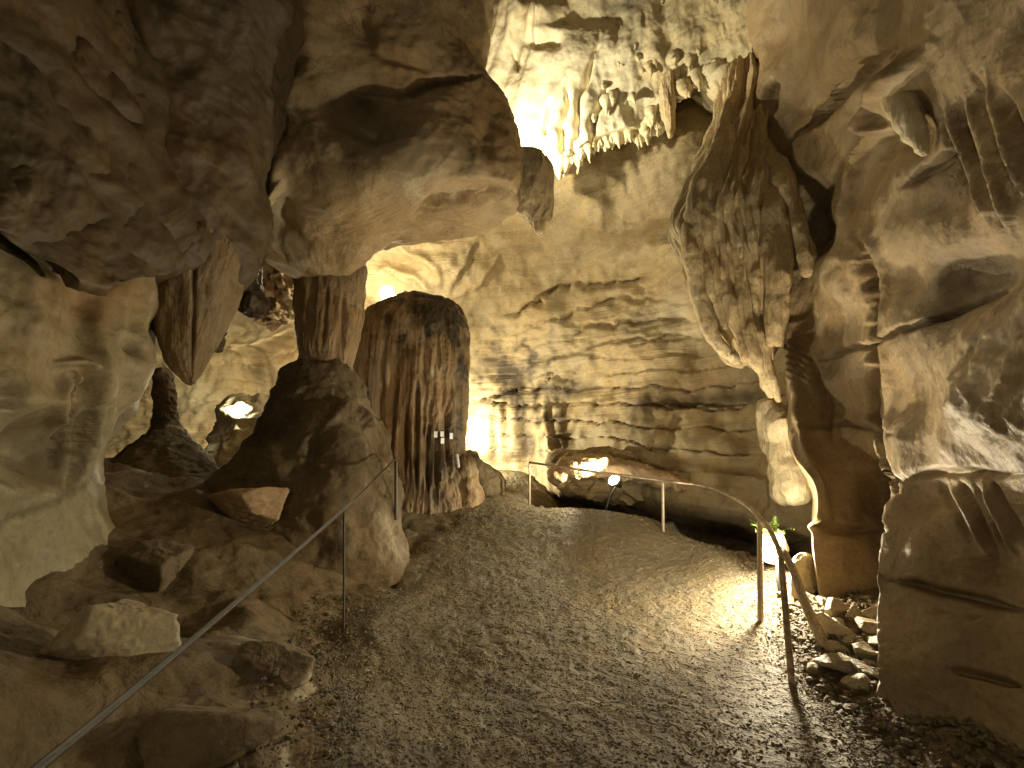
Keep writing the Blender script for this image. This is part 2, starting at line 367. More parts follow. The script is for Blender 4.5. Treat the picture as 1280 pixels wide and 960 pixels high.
# ================================================================== WALLS
# back wall with bedding ledges
bw = sheet(400, 1080, 60, 760, [(420,280,10.8),(420,420,12),(500,310,11.4),(560,360,12.0),(600,420,13),(590,520,13.6),(600,620,14),(650,300,11.0),(700,400,12.2),
    (700,520,12.6),(680,600,12.6),(760,250,9.6),(700,210,9.6),(640,240,10.4),(800,350,11.0),(830,450,11.0),(800,540,11.3),(780,610,11.0),(850,220,8.4),(900,330,9.0),(920,430,9.6),(900,520,9.6),
    (900,620,8.7),(960,500,8.2),(960,640,7.6),(1000,560,7.0),(1000,300,7.6),(1080,500,6.5),(1080,300,6.8),(1080,650,6.2),(700,700,10.5),(850,720,8.6),(1000,740,6.2),(450,700,13),(850,100,8.6),(650,100,9.6),(1050,120,7.0),(400,100,10)], 2.4); bw.orient()
def bedding(s, w, tilt=.0, amp=.16):
    V = s.V; h = V[...,2]*2.3 + tilt*V[...,0] + .55*fbm(V, .45, 3, off=31) + .12*fbm(V, 2.2, 3)
    fr = h-np.floor(h); k = np.floor(h)
    prof = np.where(fr<.12, -.9*(1-(fr/.12-.0)), .35*np.sqrt(np.clip((fr-.12)/.88,0,1))) 
    rnd = np.sin(k*12.9898)*.5+.5
    return s.disp(w*amp*prof*(.5+rnd))
px, py = proj(bw.V)
lip = np.interp(px,[600,690,760,850,950,1080],[640,612,606,622,648,690]); rec = smooth(0,28,py-lip)*smooth(640,700,px); bw.V = bw.V + np.stack([.5*rec, 2.2*rec, -.3*rec],-1); bw.rebase(); px, py = proj(bw.V)
wst = smooth(370,430,py)*smooth(640,560,py)*smooth(585,620,px)
bw.disp(.34*fbm(bw.V,.35,3,off=4)+.10*fbm(bw.V,1.1,4,off=6))
bedding(bw, wst, .25, .13)
bw.disp((1-wst)*.05*ridged(bw.V,.9,2,off=12)+.022*fbm(bw.V,3,4))
for l, r, d in (([(615,398),(650,385),(700,362),(760,355),(800,350),(835,335)],3.0,-.24),([(625,425),(690,400),(745,380),(800,375),(880,378)],2.5,-.16),
        ([(690,425),(740,405),(830,400),(900,405)],2.4,-.14),([(690,452),(760,425),(900,420)],2.2,-.12),([(800,350),(806,375),(800,392)],2,-.12),
        ([(580,505),(640,490),(690,470),(740,472)],3,-.2),([(810,505),(890,500),(955,492)],6,-.3),([(855,515),(850,550),(830,580)],3,-.1)): bw.line(l,r,d,jit=7)
for b in ((770,545,62,40,.40),(700,500,30,26,-.35),(625,450,26,26,-.3),(700,385,60,14,.18,-18),(790,275,60,22,.35,-8),(840,290,38,14,-.4,-20),(745,270,25,24,.25),(870,560,40,30,.25),
          (610,540,18,45,.25),(655,550,14,50,-.3),(690,560,12,36,.3),(720,480,22,16,-.35),(560,330,40,14,.25,15),(500,330,30,9,-.25,10),(520,300,40,8,.25,8),(930,560,20,40,-.25),(905,600,30,14,.25)): bw.blob(*b)
# converging ribs above the big stalagmite
for l in ([(455,300),(500,305),(540,330),(553,365)],[(470,330),(515,345),(550,366)],[(600,290),(575,335),(556,366)],[(640,300),(600,350),(560,372)]): bw.line(l, 5, .16, jit=6)
px, py = proj(bw.V)
fl = smooth(585,600,px)*smooth(720,690,px)*smooth(480,520,py)
bw.disp(fl*.10*ridged(np.stack([bw.V[...,0]*2.2,bw.V[...,2]*.25,0*px],-1),1.4,3,off=3))
bw.paint(1,[(700,640),(760,640),(850,652),(960,690)],26,1.,jit=.3); bw.paint(1,[(610,450),(650,470)],20,.8,jit=1.2); bw.paint(1,[(690,490),(735,485)],14,.7,jit=1.); bw.paint(1,[(800,505),(950,495)],10,.7,jit=.8); bw.paint(1,[(640,470),(660,560)],14,.8,jit=1.); bw.paint(1,[(700,520),(705,590)],10,.7)  # first stroke puts the shade of the ravine recess into the colour
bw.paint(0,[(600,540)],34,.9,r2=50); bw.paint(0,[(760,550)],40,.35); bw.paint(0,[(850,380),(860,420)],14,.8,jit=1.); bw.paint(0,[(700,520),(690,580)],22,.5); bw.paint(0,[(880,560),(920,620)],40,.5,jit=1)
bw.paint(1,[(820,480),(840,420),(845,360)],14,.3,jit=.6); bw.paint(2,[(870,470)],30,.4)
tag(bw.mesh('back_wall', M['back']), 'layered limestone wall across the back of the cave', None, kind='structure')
# upper bright chamber ceiling behind
cl = sheet(560, 1040, -260, 130, [(560,-260,6.5),(700,-260,6.5),(1000,-260,5),(600,0,9.0),(700,0,8.6),(800,20,8.2),(900,40,7.6),(1000,20,6.4),(600,130,9.8),(700,120,9.6),(800,120,9.0),(900,120,8.2),(1000,120,7.4)],3); cl.orient()
cl.disp(.3*fbm(cl.V,.5,4)+.08*ridged(cl.V,1.6,4)); tag(cl.mesh('ceiling', M['palew']), 'pale vaulted cave ceiling', None, kind='structure')
# left back chamber
lc = sheet(60, 480, 250, 640, [(60,250,14),(250,300,12.5),(350,340,12.5),(480,300,12),(60,450,14),(200,480,14),(300,420,13.8),(400,450,13.6),(480,400,13),(480,560,13),(330,540,13),(200,580,13),(60,640,12),(300,640,11),(480,640,12)],2.6); lc.orient()
lc.disp(.3*fbm(lc.V,.4,3)); bedding(lc, 1.0, .12, .13); lc.disp(.10*ridged(lc.V,1.2,4))
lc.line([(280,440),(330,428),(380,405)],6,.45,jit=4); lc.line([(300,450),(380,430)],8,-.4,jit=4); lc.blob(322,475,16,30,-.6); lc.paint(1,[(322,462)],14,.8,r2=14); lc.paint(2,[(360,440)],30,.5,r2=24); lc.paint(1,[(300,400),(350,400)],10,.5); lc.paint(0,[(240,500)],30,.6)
tag(lc.mesh('chamber_wall', M['back']), 'pale layered wall of the side chamber on the left', None, kind='structure')
# right wall
RW_XL = [(905,-260),(918,0),(925,100),(945,200),(950,300),(958,420),(965,500),(967,560),(985,620),(990,700),(1000,760),(1010,1080)]
RW_TOP = [(925,-200,4.2),(930,0,6.3),(940,150,6.6),(1000,-100,4.4),(1000,80,5.4),(1000,220,5.7),(985,330,6.0),(985,420,6.0),(1060,0,4.1),(1080,120,4.3),(1060,250,4.9),(1060,370,4.95),
    (1150,-100,2.9),(1150,60,3.1),(1150,200,3.3),(1140,320,3.6),(1180,430,3.1),(1150,540,3.3),(1230,0,2.5),(1240,160,2.5),(1260,300,2.45),(1240,460,2.5),(1400,0,1.7),(1400,400,1.7),(1560,0,1.2),(1560,500,1.2)]
RW_NEAR = RW_TOP+[(1000,520,5.4),(1060,500,4.95),(1060,580,4.8),(1050,640,4.75),(1000,700,4.9),(1120,640,3.5),(1125,700,3.4),(1130,800,3.3),(1150,900,3.15),(1180,700,3.15),(1180,820,3.1),(1240,600,2.7),(1280,700,2.75),(1280,850,2.75),(1280,1000,2.6),(1400,800,2.2),(1560,1000,1.6),(1180,1080,2.9)]
RW_FAR = RW_TOP+[(1000,500,5.6),(1060,480,5.2),(1110,480,4.9),(1000,620,4.9),(1060,600,4.95),(1110,600,4.95),(1000,700,4.8),(1060,700,4.75),(1110,700,4.7),(1000,800,4.75),(1110,900,4.7),(1200,800,4.6),(1400,800,4.4),(1000,1080,4.8)]
rw = sheet(915, 1560, -260, 1080, RW_NEAR, 2.4, xl=RW_XL); rwf = sheet(915, 1560, -260, 1080, RW_FAR, 2.4, xl=RW_XL)
px, py = proj(rw.V); edge = np.interp(py, [430,540,600,700,780,850,920,1080],[1094,1100,1110,1112,1118,1128,1150,1230])+3*fbm(np.stack([py*.02,0*py,0*py],-1),1.,3)
ci = np.argmin(np.abs(px-edge), 1)[:,None]; cc = np.arange(px.shape[1])[None]
px = px + (np.take_along_axis(edge-px, ci, 1))*np.exp(-np.abs(cc-ci)/5.); w = (cc < ci)*smooth(470,640,py)
rwn = rw.orient().B; rwf.orient(); rw = Surf(P(px+9*w*np.exp(-np.maximum(edge-px,0)/9)*smooth(470,640,py), py, rw.V[...,1]*(1-w)+rwf.V[...,1]*w)); rw.orient(); rw.B = rwn*(1-w[...,None])+rwf.B*w[...,None]
V = rw.V
# turn the free left edge back into the rock behind
q = np.linspace(0,1,V.shape[1])[None]; back = np.clip(1-q/.045,0,1)
rw.V = V + np.stack([back*.12+back**2*1.7, back**2*2.4, 0*back],-1)
rw.disp(.16*fbm(rw.V,.6,3,off=7)+.045*ridged(rw.V,.8,3,off=22)+.012*fbm(rw.V,5,4))
px, py = proj(rw.V)
for l, r, d in (([(1075,290),(1085,360),(1092,430),(1095,490),(1100,540),(1108,610)],3.5,-.22),([(1025,448),(1060,440),(1090,428),(1140,405),(1180,385)],3.2,-.16),([(1140,405),(1180,388),(1235,355)],5,-.22),
      ([(1000,530),(1060,530),(1120,540)],2.5,-.07),([(985,655),(1060,660),(1110,665)],5,-.12),([(1115,722),(1180,742),(1280,765)],6,-.12),([(1190,835),(1280,860)],4,-.08),
      ([(1000,165),(1060,110),(1120,60)],9,-.28),([(1010,170),(1075,100),(1100,85)],4,.12),([(960,95),(960,150)],5,-.2),([(980,180),(1040,120)],4,-.1),([(1100,545),(1105,580),(1112,612)],4,-.12),
      ([(1130,230),(1170,205),(1190,190)],7,-.15),([(1075,190),(1060,250),(1045,290)],5,.12),([(1120,155),(1085,185),(1072,215)],5,.12),([(1160,60),(1110,130),(1090,180)],16,.22),
      ([(985,440),(1000,500),(1010,560),(1030,640)],7,.12),([(1010,430),(1030,500),(1040,560)],6,-.08)): rw.line(l,r,d,jit=5)
for b in ((1200,350,60,34,-.22,-20),(1170,290,60,40,.12),(1045,330,22,60,.16),(1120,340,30,40,-.12),(1235,500,40,50,.15),(1150,620,60,30,-.08),(1190,690,60,30,.10),(1200,800,60,60,.10),(1010,600,22,50,.15),
          (1040,70,45,45,.18),(990,60,30,40,-.15),(1130,170,24,26,-.18),(1080,480,20,40,.07),(985,640,14,50,-.12),(1000,250,24,26,-.35),(1010,290,22,30,-.35)): rw.blob(*b)
# near slab stands proud of the wall from y=590 down

# fluted curtains high on the right
for l, r_, d in (([(1191,110),(1222,185),(1241,227),(1262,308)],5,-.13),([(1172,132),(1190,175),(1205,209),(1230,268)],4.5,-.12),([(1214,85),(1248,177),(1276,250)],5,-.11),([(1250,110),(1275,170),(1310,250)],5,-.10),
      ([(1180,118),(1205,180),(1222,222),(1245,300)],4,.07),([(1202,95),(1233,180),(1255,240),(1275,320)],4,.07),([(1232,90),(1262,180),(1295,270)],4,.06)): rw.line(l,r_,d*.8,jit=2)
for l, r_, d in (([(1108,597),(1170,588),(1285,594)],5,-.07),([(1100,718),(1180,742),(1320,776)],3,-.035),([(1160,760),(1200,775),(1230,772)],3,-.03),
      ([(1170,600),(1195,640),(1225,690)],4,-.05),([(1195,595),(1222,640),(1250,700)],4,-.06),([(1215,600),(1245,650),(1262,690)],4,-.04),([(1240,595),(1262,640),(1290,700)],5,-.06),([(1185,600),(1210,640),(1240,700)],4,.04),([(1228,600),(1255,650),(1275,700)],4,.04)): rw.line(l,r_,d,jit=6)
cf3 = smooth(1190,1215,px)*smooth(395,430,py)*smooth(560,530,py); rw.disp(cf3*.022*ridged(rw.V,5,3,off=9)); rw.paint(0,[(1240,470)],45,.5,r2=60,jit=1.)
cf4 = smooth(962,975,px)*smooth(1020,1000,px)*smooth(420,440,py)*smooth(490,470,py); rw.disp(cf4*.03*np.cos((px*.5-py)/9*2*math.pi))
rw.paint(0,[(1160,60),(1100,150)],26,.75,jit=.7); rw.paint(0,[(1110,160),(1060,250),(1045,290)],7,.7); rw.paint(1,[(1210,350)],50,.5,r2=28); rw.paint(2,[(1020,600)],40,.2,r2=50); rw.paint(2,[(1000,520)],20,.2,r2=40)
rw.paint(2,[(1230,650)],50,.7,r2=40,jit=.8); rw.paint(0,[(985,480)],16,.6,r2=20); rw.paint(1,[(1090,300),(1098,420)],8,.4); rw.paint(0,[(1215,760)],40,.3); rw.paint(2,[(1180,250)],40,.4,r2=70)
rw.paint(0,[(985,250),(990,300),(1030,360)],16,.5,jit=1); 
tag(rw.mesh('right_wall', M['right']), 'brown cracked rock wall on the right of the path', None, kind='structure')
# left wall: pale flowstone
lw = sheet(-320, 240, 200, 760, [(-320,200,1.3),(-300,500,1.3),(-320,760,1.3),(-100,200,2.2),(-100,400,2.2),(-100,600,2.3),(0,250,2.9),(0,400,2.8),(0,560,2.9),(0,700,2.9),(100,300,3.6),(90,400,3.3),(100,480,3.4),(80,600,3.6),(150,420,3.7),
     (190,430,4.1),(180,300,4.2),(230,400,4.6),(150,520,4.0),(160,640,4.4),(240,640,5),(60,760,3.4)], 2.4,
     xr=[(230,200),(225,300),(214,410),(208,440),(193,480),(164,530),(148,560),(146,600),(146,760)]
    ); lw.orient()
q = np.linspace(0,1,lw.V.shape[1])[None]; back = np.clip((q-.93)/.07,0,1)
lw.V = lw.V + np.stack([-back**2*1.7, back**2*1.6, 0*back],-1)
lw.rebase()
lw.disp(.16*fbm(lw.V,.8,3,off=3)+.03*fbm(lw.V,3,3))
for b in ((95,390,26,40,-.14),(30,400,55,90,.22),(160,435,16,11,-.16,20),(150,450,45,30,.12),(60,565,38,34,-.42,10),(115,480,22,60,.16),(175,520,18,50,.05),(100,560,14,60,.12,20),(20,500,40,22,.14),(10,620,50,20,.12)): lw.blob(*b)
for l, r, d in (([(60,455),(95,452),(130,462)],4,.08),([(80,470),(75,530),(62,600)],5,-.10),([(110,500),(100,570),(85,640)],7,-.10),([(0,505),(30,510)],4,-.12),([(60,550),(75,480),(95,462)],7,.1)): lw.line(l,r,d,jit=3)
lw.paint(2,[(130,360)],60,.9,r2=40,jit=.4); lw.paint(1,[(60,565)],24,.5,r2=22)
tag(lw.mesh('left_wall', M['palew']), 'pale smooth flowstone wall on the left', None, kind='structure')
# ================================================================== ROCK MASSES
def big(s, a=.12, f=.8, b=.05): return s.disp(a*fbm(s.V,f,3,off=5)+b*ridged(s.V,f*2,4,off=15)+.012*fbm(s.V,9,3))
# dark mass above left
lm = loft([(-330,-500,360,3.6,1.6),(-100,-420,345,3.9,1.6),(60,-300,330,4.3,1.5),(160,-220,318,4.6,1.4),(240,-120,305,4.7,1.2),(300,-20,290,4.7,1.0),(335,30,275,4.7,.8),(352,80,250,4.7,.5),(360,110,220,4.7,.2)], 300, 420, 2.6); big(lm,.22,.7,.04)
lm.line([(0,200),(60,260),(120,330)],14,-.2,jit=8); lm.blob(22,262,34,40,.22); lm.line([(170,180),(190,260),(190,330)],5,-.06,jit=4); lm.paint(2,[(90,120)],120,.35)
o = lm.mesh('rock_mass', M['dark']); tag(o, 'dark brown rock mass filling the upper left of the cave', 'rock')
lb = loft([(-420,-300,190,1.6,.4),(-200,-260,228,1.9,.5),(-60,-200,262,2.25,.6),(0,-160,288,2.45,.6),(45,-120,322,2.7,.6),(80,-80,344,2.9,.55),(130,-60,354,3.2,.5),(175,-20,345,3.6,.45),(215,60,318,4.0,.35),(240,120,270,4.3,.2)], 240, 300, 2.3, axis='x')
big(lb,.16,.9,.03); lb.blob(22,240,30,30,.14); lb.blob(100,250,40,60,-.1); lb.paint(0,[(30,250)],20,.4,r2=40,jit=1)
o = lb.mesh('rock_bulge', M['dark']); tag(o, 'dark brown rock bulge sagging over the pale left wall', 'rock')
tg = loft([(-120,205,330,4.3,.6),(0,200,322,4.35,.6),(80,192,314,4.45,.6),(160,188,304,4.55,.58),(230,190,297,4.65,.55),(300,184,290,4.72,.48),(350,188,284,4.78,.4),(400,202,270,4.8,.3),(440,214,257,4.8,.2),(465,224,251,4.8,.13),(480,233,245,4.8,.05)],260,180,2.3)
tg.disp(.05*fbm(tg.V,.9,3)+.04*ridged(tg.V,2.2,4,sx=(1,1,.3))); tg.line([(245,300),(240,470)],3,-.05,jit=3)
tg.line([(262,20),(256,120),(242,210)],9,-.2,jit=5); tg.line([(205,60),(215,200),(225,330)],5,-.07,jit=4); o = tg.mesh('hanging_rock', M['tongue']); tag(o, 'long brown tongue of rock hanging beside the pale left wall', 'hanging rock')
# overhang block
ov = loft([(-330,300,640,5.2,1.4),(-120,285,625,5.5,1.4),(0,268,602,5.8,1.3),(60,262,598,5.9,1.3),(100,262,603,6.0,1.2),(135,266,625,6.1,1.1),(180,276,642,6.2,1.05),(215,285,652,6.2,1.0),(245,298,655,6.25,.95),(262,306,640,6.3,.9),(275,312,590,6.4,.85),(288,318,520,6.5,.75),(304,326,470,6.6,.6),(322,336,452,6.7,.45),(335,352,440,6.8,.25)], 360, 420, 2.8)
big(ov,.20,.6,.035)
for b in ((450,140,30,22,-.45),(470,170,22,14,-.25),(345,270,22,32,-.35),(350,235,10,30,.2),(530,190,80,46,.22,-15),(600,240,40,10,-.14),(430,240,60,40,.12),(300,140,30,90,.2),(400,60,50,60,.2),(500,60,60,30,.1),(610,170,12,26,-.16)): ov.blob(*b)
for l, r, d in (([(500,120),(540,100),(600,90)],5,-.22),([(420,120),(450,108),(500,115)],6,-.15),([(345,0),(335,120),(310,200)],14,-.2),([(430,0),(470,60),(540,90)],8,-.12),([(515,280),(540,250),(590,245),(640,265)],6,-.12),([(325,270),(345,240),(355,225)],5,.15)): ov.line(l,r,d,jit=5)
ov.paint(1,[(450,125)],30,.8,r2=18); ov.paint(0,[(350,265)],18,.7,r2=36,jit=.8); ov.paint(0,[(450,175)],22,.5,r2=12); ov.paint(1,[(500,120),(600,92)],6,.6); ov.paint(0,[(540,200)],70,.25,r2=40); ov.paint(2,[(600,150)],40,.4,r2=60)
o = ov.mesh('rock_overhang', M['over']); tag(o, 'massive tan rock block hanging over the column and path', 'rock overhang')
# small fluted knob at its right corner
kn = loft([(200,628,668,6.4,.3),(207,628,682,6.4,.4),(222,630,688,6.4,.4),(245,636,688,6.4,.32),(262,650,687,6.4,.22),(276,664,684,6.4,.12),(288,671,678,6.4,.05)],90,120,2.3,cap=(1,0))
kn.disp(.045*ridged(kn.V,4,3,sx=(1,1,.15))); o = kn.mesh('fluted_knob', M['drape']); kn.paint; tag(o, 'short fluted stone fringe hanging at the corner of the overhang', 'flowstone')
# column: shaft + base mound
cr = empty('rock_column', P(410,640,7.4)); tag(cr, 'thick fluted stone column standing on a dark mound under the overhang', 'column')
sh = loft([(290,345,462,7.2,.55),(315,362,450,7.2,.5),(345,370,452,7.2,.48),(380,373,452,7.2,.46),(410,377,448,7.2,.45),(440,380,440,7.2,.43),(470,376,438,7.2,.45),(500,360,450,7.2,.5)],200,200,2.1)
sh.disp(.05*fbm(sh.V,1.6,3)+.035*ridged(sh.V,4,3,sx=(1,1,.18),off=3)); sh.line([(410,350),(402,440)],2.5,-.06); sh.line([(430,360),(428,450)],2,-.05)
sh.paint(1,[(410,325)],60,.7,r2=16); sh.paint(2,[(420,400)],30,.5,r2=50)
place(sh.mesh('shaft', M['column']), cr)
bm_ = loft([(448,385,432,7.2,.3),(460,368,440,7.15,.5),(480,362,448,7.1,.6),(510,352,460,7.0,.75),(540,336,472,6.9,.85),(570,312,482,6.8,1.0),(600,285,490,6.7,1.1),(640,255,498,6.5,1.0),(680,262,506,6.3,.85),(720,290,500,6.2,.7),(760,330,470,6.1,.5)],240,300,2.2,cap=(1,0))
bm_.disp(.12*fbm(bm_.V,1.1,3)+.03*ridged(bm_.V,2,3,off=4)+.015*fbm(bm_.V,8,3)); bm_.line([(400,540),(430,510),(455,520),(475,560)],6,.14,jit=3); bm_.blob(430,590,34,50,.12); bm_.line([(395,540),(385,600)],8,-.1)
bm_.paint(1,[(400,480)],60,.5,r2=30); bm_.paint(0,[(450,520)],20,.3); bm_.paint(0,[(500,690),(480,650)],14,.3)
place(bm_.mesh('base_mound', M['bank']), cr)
# big stalagmite
bs = empty('giant_stalagmite', P(515,628,10)); tag(bs, 'giant domed stalagmite with brown vertical streaks at the end of the path', 'stalagmite')
st = loft([(368,505,538,10.2,.25),(374,492,556,10.2,.5),(384,478,570,10.2,.75),(400,462,580,10.2,.95),(420,450,584,10.2,1.05),(450,444,582,10.2,1.1),(500,440,579,10.2,1.1),(550,444,576,10.2,1.1),(590,452,578,10.2,1.1),(615,458,584,10.1,1.1),(635,462,592,10.1,1.15),(660,466,596,10.1,1.15)],320,420,2.1,cap=(1,0))
st.disp(.06*fbm(st.V,1.3,3)); wv = smooth(.06,.3,st.t)
st.disp(wv*(.05*ridged(st.V,3.2,4,sx=(1,1,.10),off=6)+.03*ridged(st.V,9,2,sx=(1,1,.06)))+(1-wv)*.04*ridged(st.V,3,4)+.008*fbm(st.V,14,3))
for l in ([(522,470),(520,620)],[(548,520),(546,625)],[(560,500),(562,600)],[(508,500),(506,600)],[(536,530),(535,620)]): st.line(l,2.6,-.16)
for l in ([(475,440),(468,560)],[(486,430),(482,600)]): st.line(l,4,.1)
st.paint(1,[(535,385)],46,1.,r2=26,jit=.8); st.paint(1,[(575,430),(572,600)],10,.6); st.paint(1,[(545,540),(545,620)],18,.7,jit=.6); st.paint(1,[(560,400)],26,.8,r2=40,jit=1.)
st.paint(0,[(477,430),(470,540)],7,.9,jit=.6); st.paint(0,[(541,465)],5,1.,jit=.2); st.paint(0,[(520,418)],14,.7,r2=6,jit=1.5); st.paint(0,[(500,400)],12,.6,r2=5,jit=1.5); st.paint(0,[(525,500)],5,.7); st.paint(2,[(495,520)],30,.5,r2=80); st.paint(2,[(455,420)],18,.5,r2=40)
place(st.mesh('body', M['stal']), bs)
ft = loft([(570,574,588,9.9,.2),(590,572,594,9.9,.3),(612,570,600,9.9,.35),(640,566,604,9.9,.4),(660,560,606,9.9,.4)],60,90,2,cap=(1,0)); ft.disp(.05*ridged(ft.V,2.5,4)); place(ft.mesh('foot', M['stal']), bs)
# dark low rock right of the stalagmite
dr = loft([(566,578,590,11.0,.3),(578,576,604,11.0,.4),(588,576,618,11.0,.5),(600,576,628,11.0,.5),(612,576,630,11.0,.5)],60,90,2.2,cap=(1,0)); dr.disp(.06*ridged(dr.V,2,4)); o = dr.mesh('low_rock', M['bank']); tag(o,'low dark rock at the foot of the giant stalagmite','rock')
#@@PART2
# dark slim stalagmite silhouetted at left
ss = loft([(466,193,212,6.6,.12),(478,196,214,6.6,.12),(500,196,216,6.6,.13),(525,194,220,6.6,.16),(540,190,226,6.5,.2),(552,178,238,6.4,.3),(572,156,256,6.3,.5),(600,146,268,6.2,.6)],110,110,2,cap=(0,0)); ss.disp(.03*fbm(ss.V,3,3)+.02*ridged(ss.V,6,3))
o = ss.mesh('slim_column', M['bank']); tag(o,'slim dark stone column silhouetted against the side chamber','column')
# stalactites left opening
def stalac(rows, mat, name, label, grp=None, rid=.03, cat='stalactite', pw=2.0, n=110, nphi=110, sc=5, sz=.25):
    s = loft(rows, n, nphi, pw); s.disp(rid*ridged(s.V,sc,3,sx=(1,1,sz))+rid*.6*fbm(s.V,6,3)); o = s.mesh(name, mat); tag(o,label,cat,grp); return s, o
stalac([(300,280,322,6.4,.3),(330,286,318,6.4,.3),(350,290,318,6.4,.28),(370,294,324,6.4,.25),(385,302,330,6.4,.18),(393,312,322,6.4,.06)],M['dark'],'stalactite','broad dark stalactite stub hanging over the opening on the left',rid=.04)
stalac([(330,316,378,9.5,.5),(352,318,372,9.5,.45),(372,322,366,9.5,.35),(385,328,358,9.5,.25),(398,330,344,9.5,.12),(408,334,340,9.5,.05)],M['stal'],'stalactite','pale and dark fringed stalactite cluster beside the fluted column',rid=.14,sc=3.5,sz=.5)
stalac([(350,262,284,6.0,.12),(380,264,283,6.0,.12),(405,264,278,6.0,.11),(425,265,277,6.0,.09),(436,268,274,6.0,.04)],M['column'],'stalactite','small knobbly stalactite beside the long brown rock tongue',rid=.035,sc=7,sz=1)
# lit rock deep in opening
lr = loft([(500,300,335,9.6,.3),(512,292,345,9.6,.5),(530,286,350,9.6,.6),(560,280,360,9.5,.7),(600,270,370,9.4,.7)],70,110,2.4,cap=(1,0)); lr.disp(.12*ridged(lr.V,1.5,4)); o=lr.mesh('chamber_boulder',M['white']); tag(o,'pale boulder lit by the lamp in the side chamber','boulder')
# ================================================================== upper flowstone curtain
uc = empty('flowstone_curtain', P(760,100,8.4)); tag(uc, 'bright cream flowstone curtain with a ragged stalactite fringe high above', 'flowstone')
cu = sheet(590, 940, -120, 215, [(590,-120,8.4),(590,60,8.6),(600,200,8.8),(660,0,8.4),(660,100,8.5),(680,210,8.6),(740,-60,8.0),(740,60,8.1),(740,190,8.2),(820,0,7.7),(820,100,7.9),(820,170,8.0),(900,-60,7.2),(890,60,7.3),(910,120,7.3),(940,-120,6.6),(940,120,6.9)],1.8,
    yb=[(590,200),(640,208),(665,215),(700,222),(715,214),(735,196),(760,186),(800,178),(835,168),(850,138),(870,116),(900,112),(918,128),(940,135)]); cu.orient()
t = np.linspace(0,1,cu.V.shape[0])[:,None]; back = np.clip((t-.94)/.06,0,1)
cu.V = cu.V + np.stack([0*back, back**1.2*1.1, back**1.3*.75],-1)
cu.disp(.10*fbm(cu.V,.9,3,off=8))
px, py = proj(cu.V)
lf = smooth(760,690,px)          # sheets with long folds at left, knobbly at right
al = (px-700)+.35*(py-100)
cu.disp(lf*(.13*ridged(np.stack([al*.022,py*.004,0*px],-1),1.,3,off=3)))
for l in ([(712,100),(700,160),(706,215)],[(745,60),(722,120),(718,190),(730,215)],[(640,60),(650,90)],[(760,100),(742,150),(735,180)],[(690,120),(678,170)]): cu.line(l,3.2,-.26,jit=5)
kb = smooth(700,770,px)
cu.disp(kb*(.12*fbm(cu.V,1.5,2,off=14,sx=(1,1,.5))+.035*ridged(cu.V,3.2,3,off=2,sx=(1,1,.4))))
cu.disp(.008*ridged(cu.V,6,2))
for b in ((675,28,26,20,.45),(672,48,12,8,-.4),(690,45,14,12,-.3),(700,15,40,16,-.25),(640,10,20,16,.2),(770,20,40,14,-.1)): cu.blob(*b)
cu.paint(1,[(770,8)],50,.7,r2=12,jit=.8); cu.paint(0,[(700,120)],120,.5,r2=110)
place(cu.mesh('curtain_sheet', M['white']), uc)
k = 0
fr = [(P(px_,py_,Y_),L_,r_) for px_,py_,Y_,L_,r_ in [(703,214,8.5,.42,.06),(711,210,8.45,.30,.05),(719,207,8.4,.38,.06),(729,196,8.4,.22,.05),(738,188,8.35,.30,.06),(746,187,8.35,.2,.045),(754,184,8.3,.34,.06),(763,181,8.3,.22,.05),(772,178,8.25,.3,.06),(781,176,8.2,.2,.045),(790,175,8.2,.26,.05),(800,172,8.15,.2,.05),(811,170,8.1,.28,.06),(822,166,8.1,.24,.05),
   (829,100,7.9,.55,.07),(858,120,7.6,.3,.06),(868,110,7.5,.22,.05),(878,108,7.5,.3,.06),(889,106,7.4,.24,.05),(899,104,7.35,.45,.09),(908,110,7.3,.5,.1),(838,95,7.8,.35,.06),(848,104,7.7,.3,.05)]]
for i in range(34):
    a = random.uniform(696,850); b_ = np.interp(a,[696,715,735,760,800,835,850],[216,208,190,180,170,160,136])+random.uniform(-10,4); fr.append((P(a,b_,8.5-(a-700)*.0035), random.uniform(.10,.30), random.uniform(.02,.045)))
for i in range(38):
    a = random.uniform(735,915); b_ = random.uniform(5,165 - max(0,(a-830))*.8); fr.append((P(a,b_,8.3-(a-735)*.0058), random.uniform(.10,.34), random.uniform(.018,.045)))
for (p, L_, r_) in fr[:98]:
    L_ *= random.choice([.35,.6,.9,1.3]); r_ *= random.uniform(.8,1.7); p = np.array(p)+np.array([random.uniform(-.09,.09),0,random.uniform(-.02,.12)])
    p = np.array(p) + np.array([0,-.06,.02]); q = p + np.array([random.uniform(-.05,.05), random.uniform(-.05,.02), -L_])
    s = tube([p+np.array([0,.12,.14]), p*.6+q*.4, q], [r_*2.6, r_*1.0, .01], 18, 14); s.disp(.03*fbm(s.V,6,3)); place(s.mesh('stalactite', M['white']), uc)
# long stalactite with thick root
stalac([(95,827,842,7.7,.12),(120,826,842,7.7,.12),(145,829,842,7.7,.1),(160,834,842,7.7,.07),(170,837,840,7.7,.03)],M['drape'],'stalactite','long single tan stalactite hanging right of the bright fringe',rid=.02)
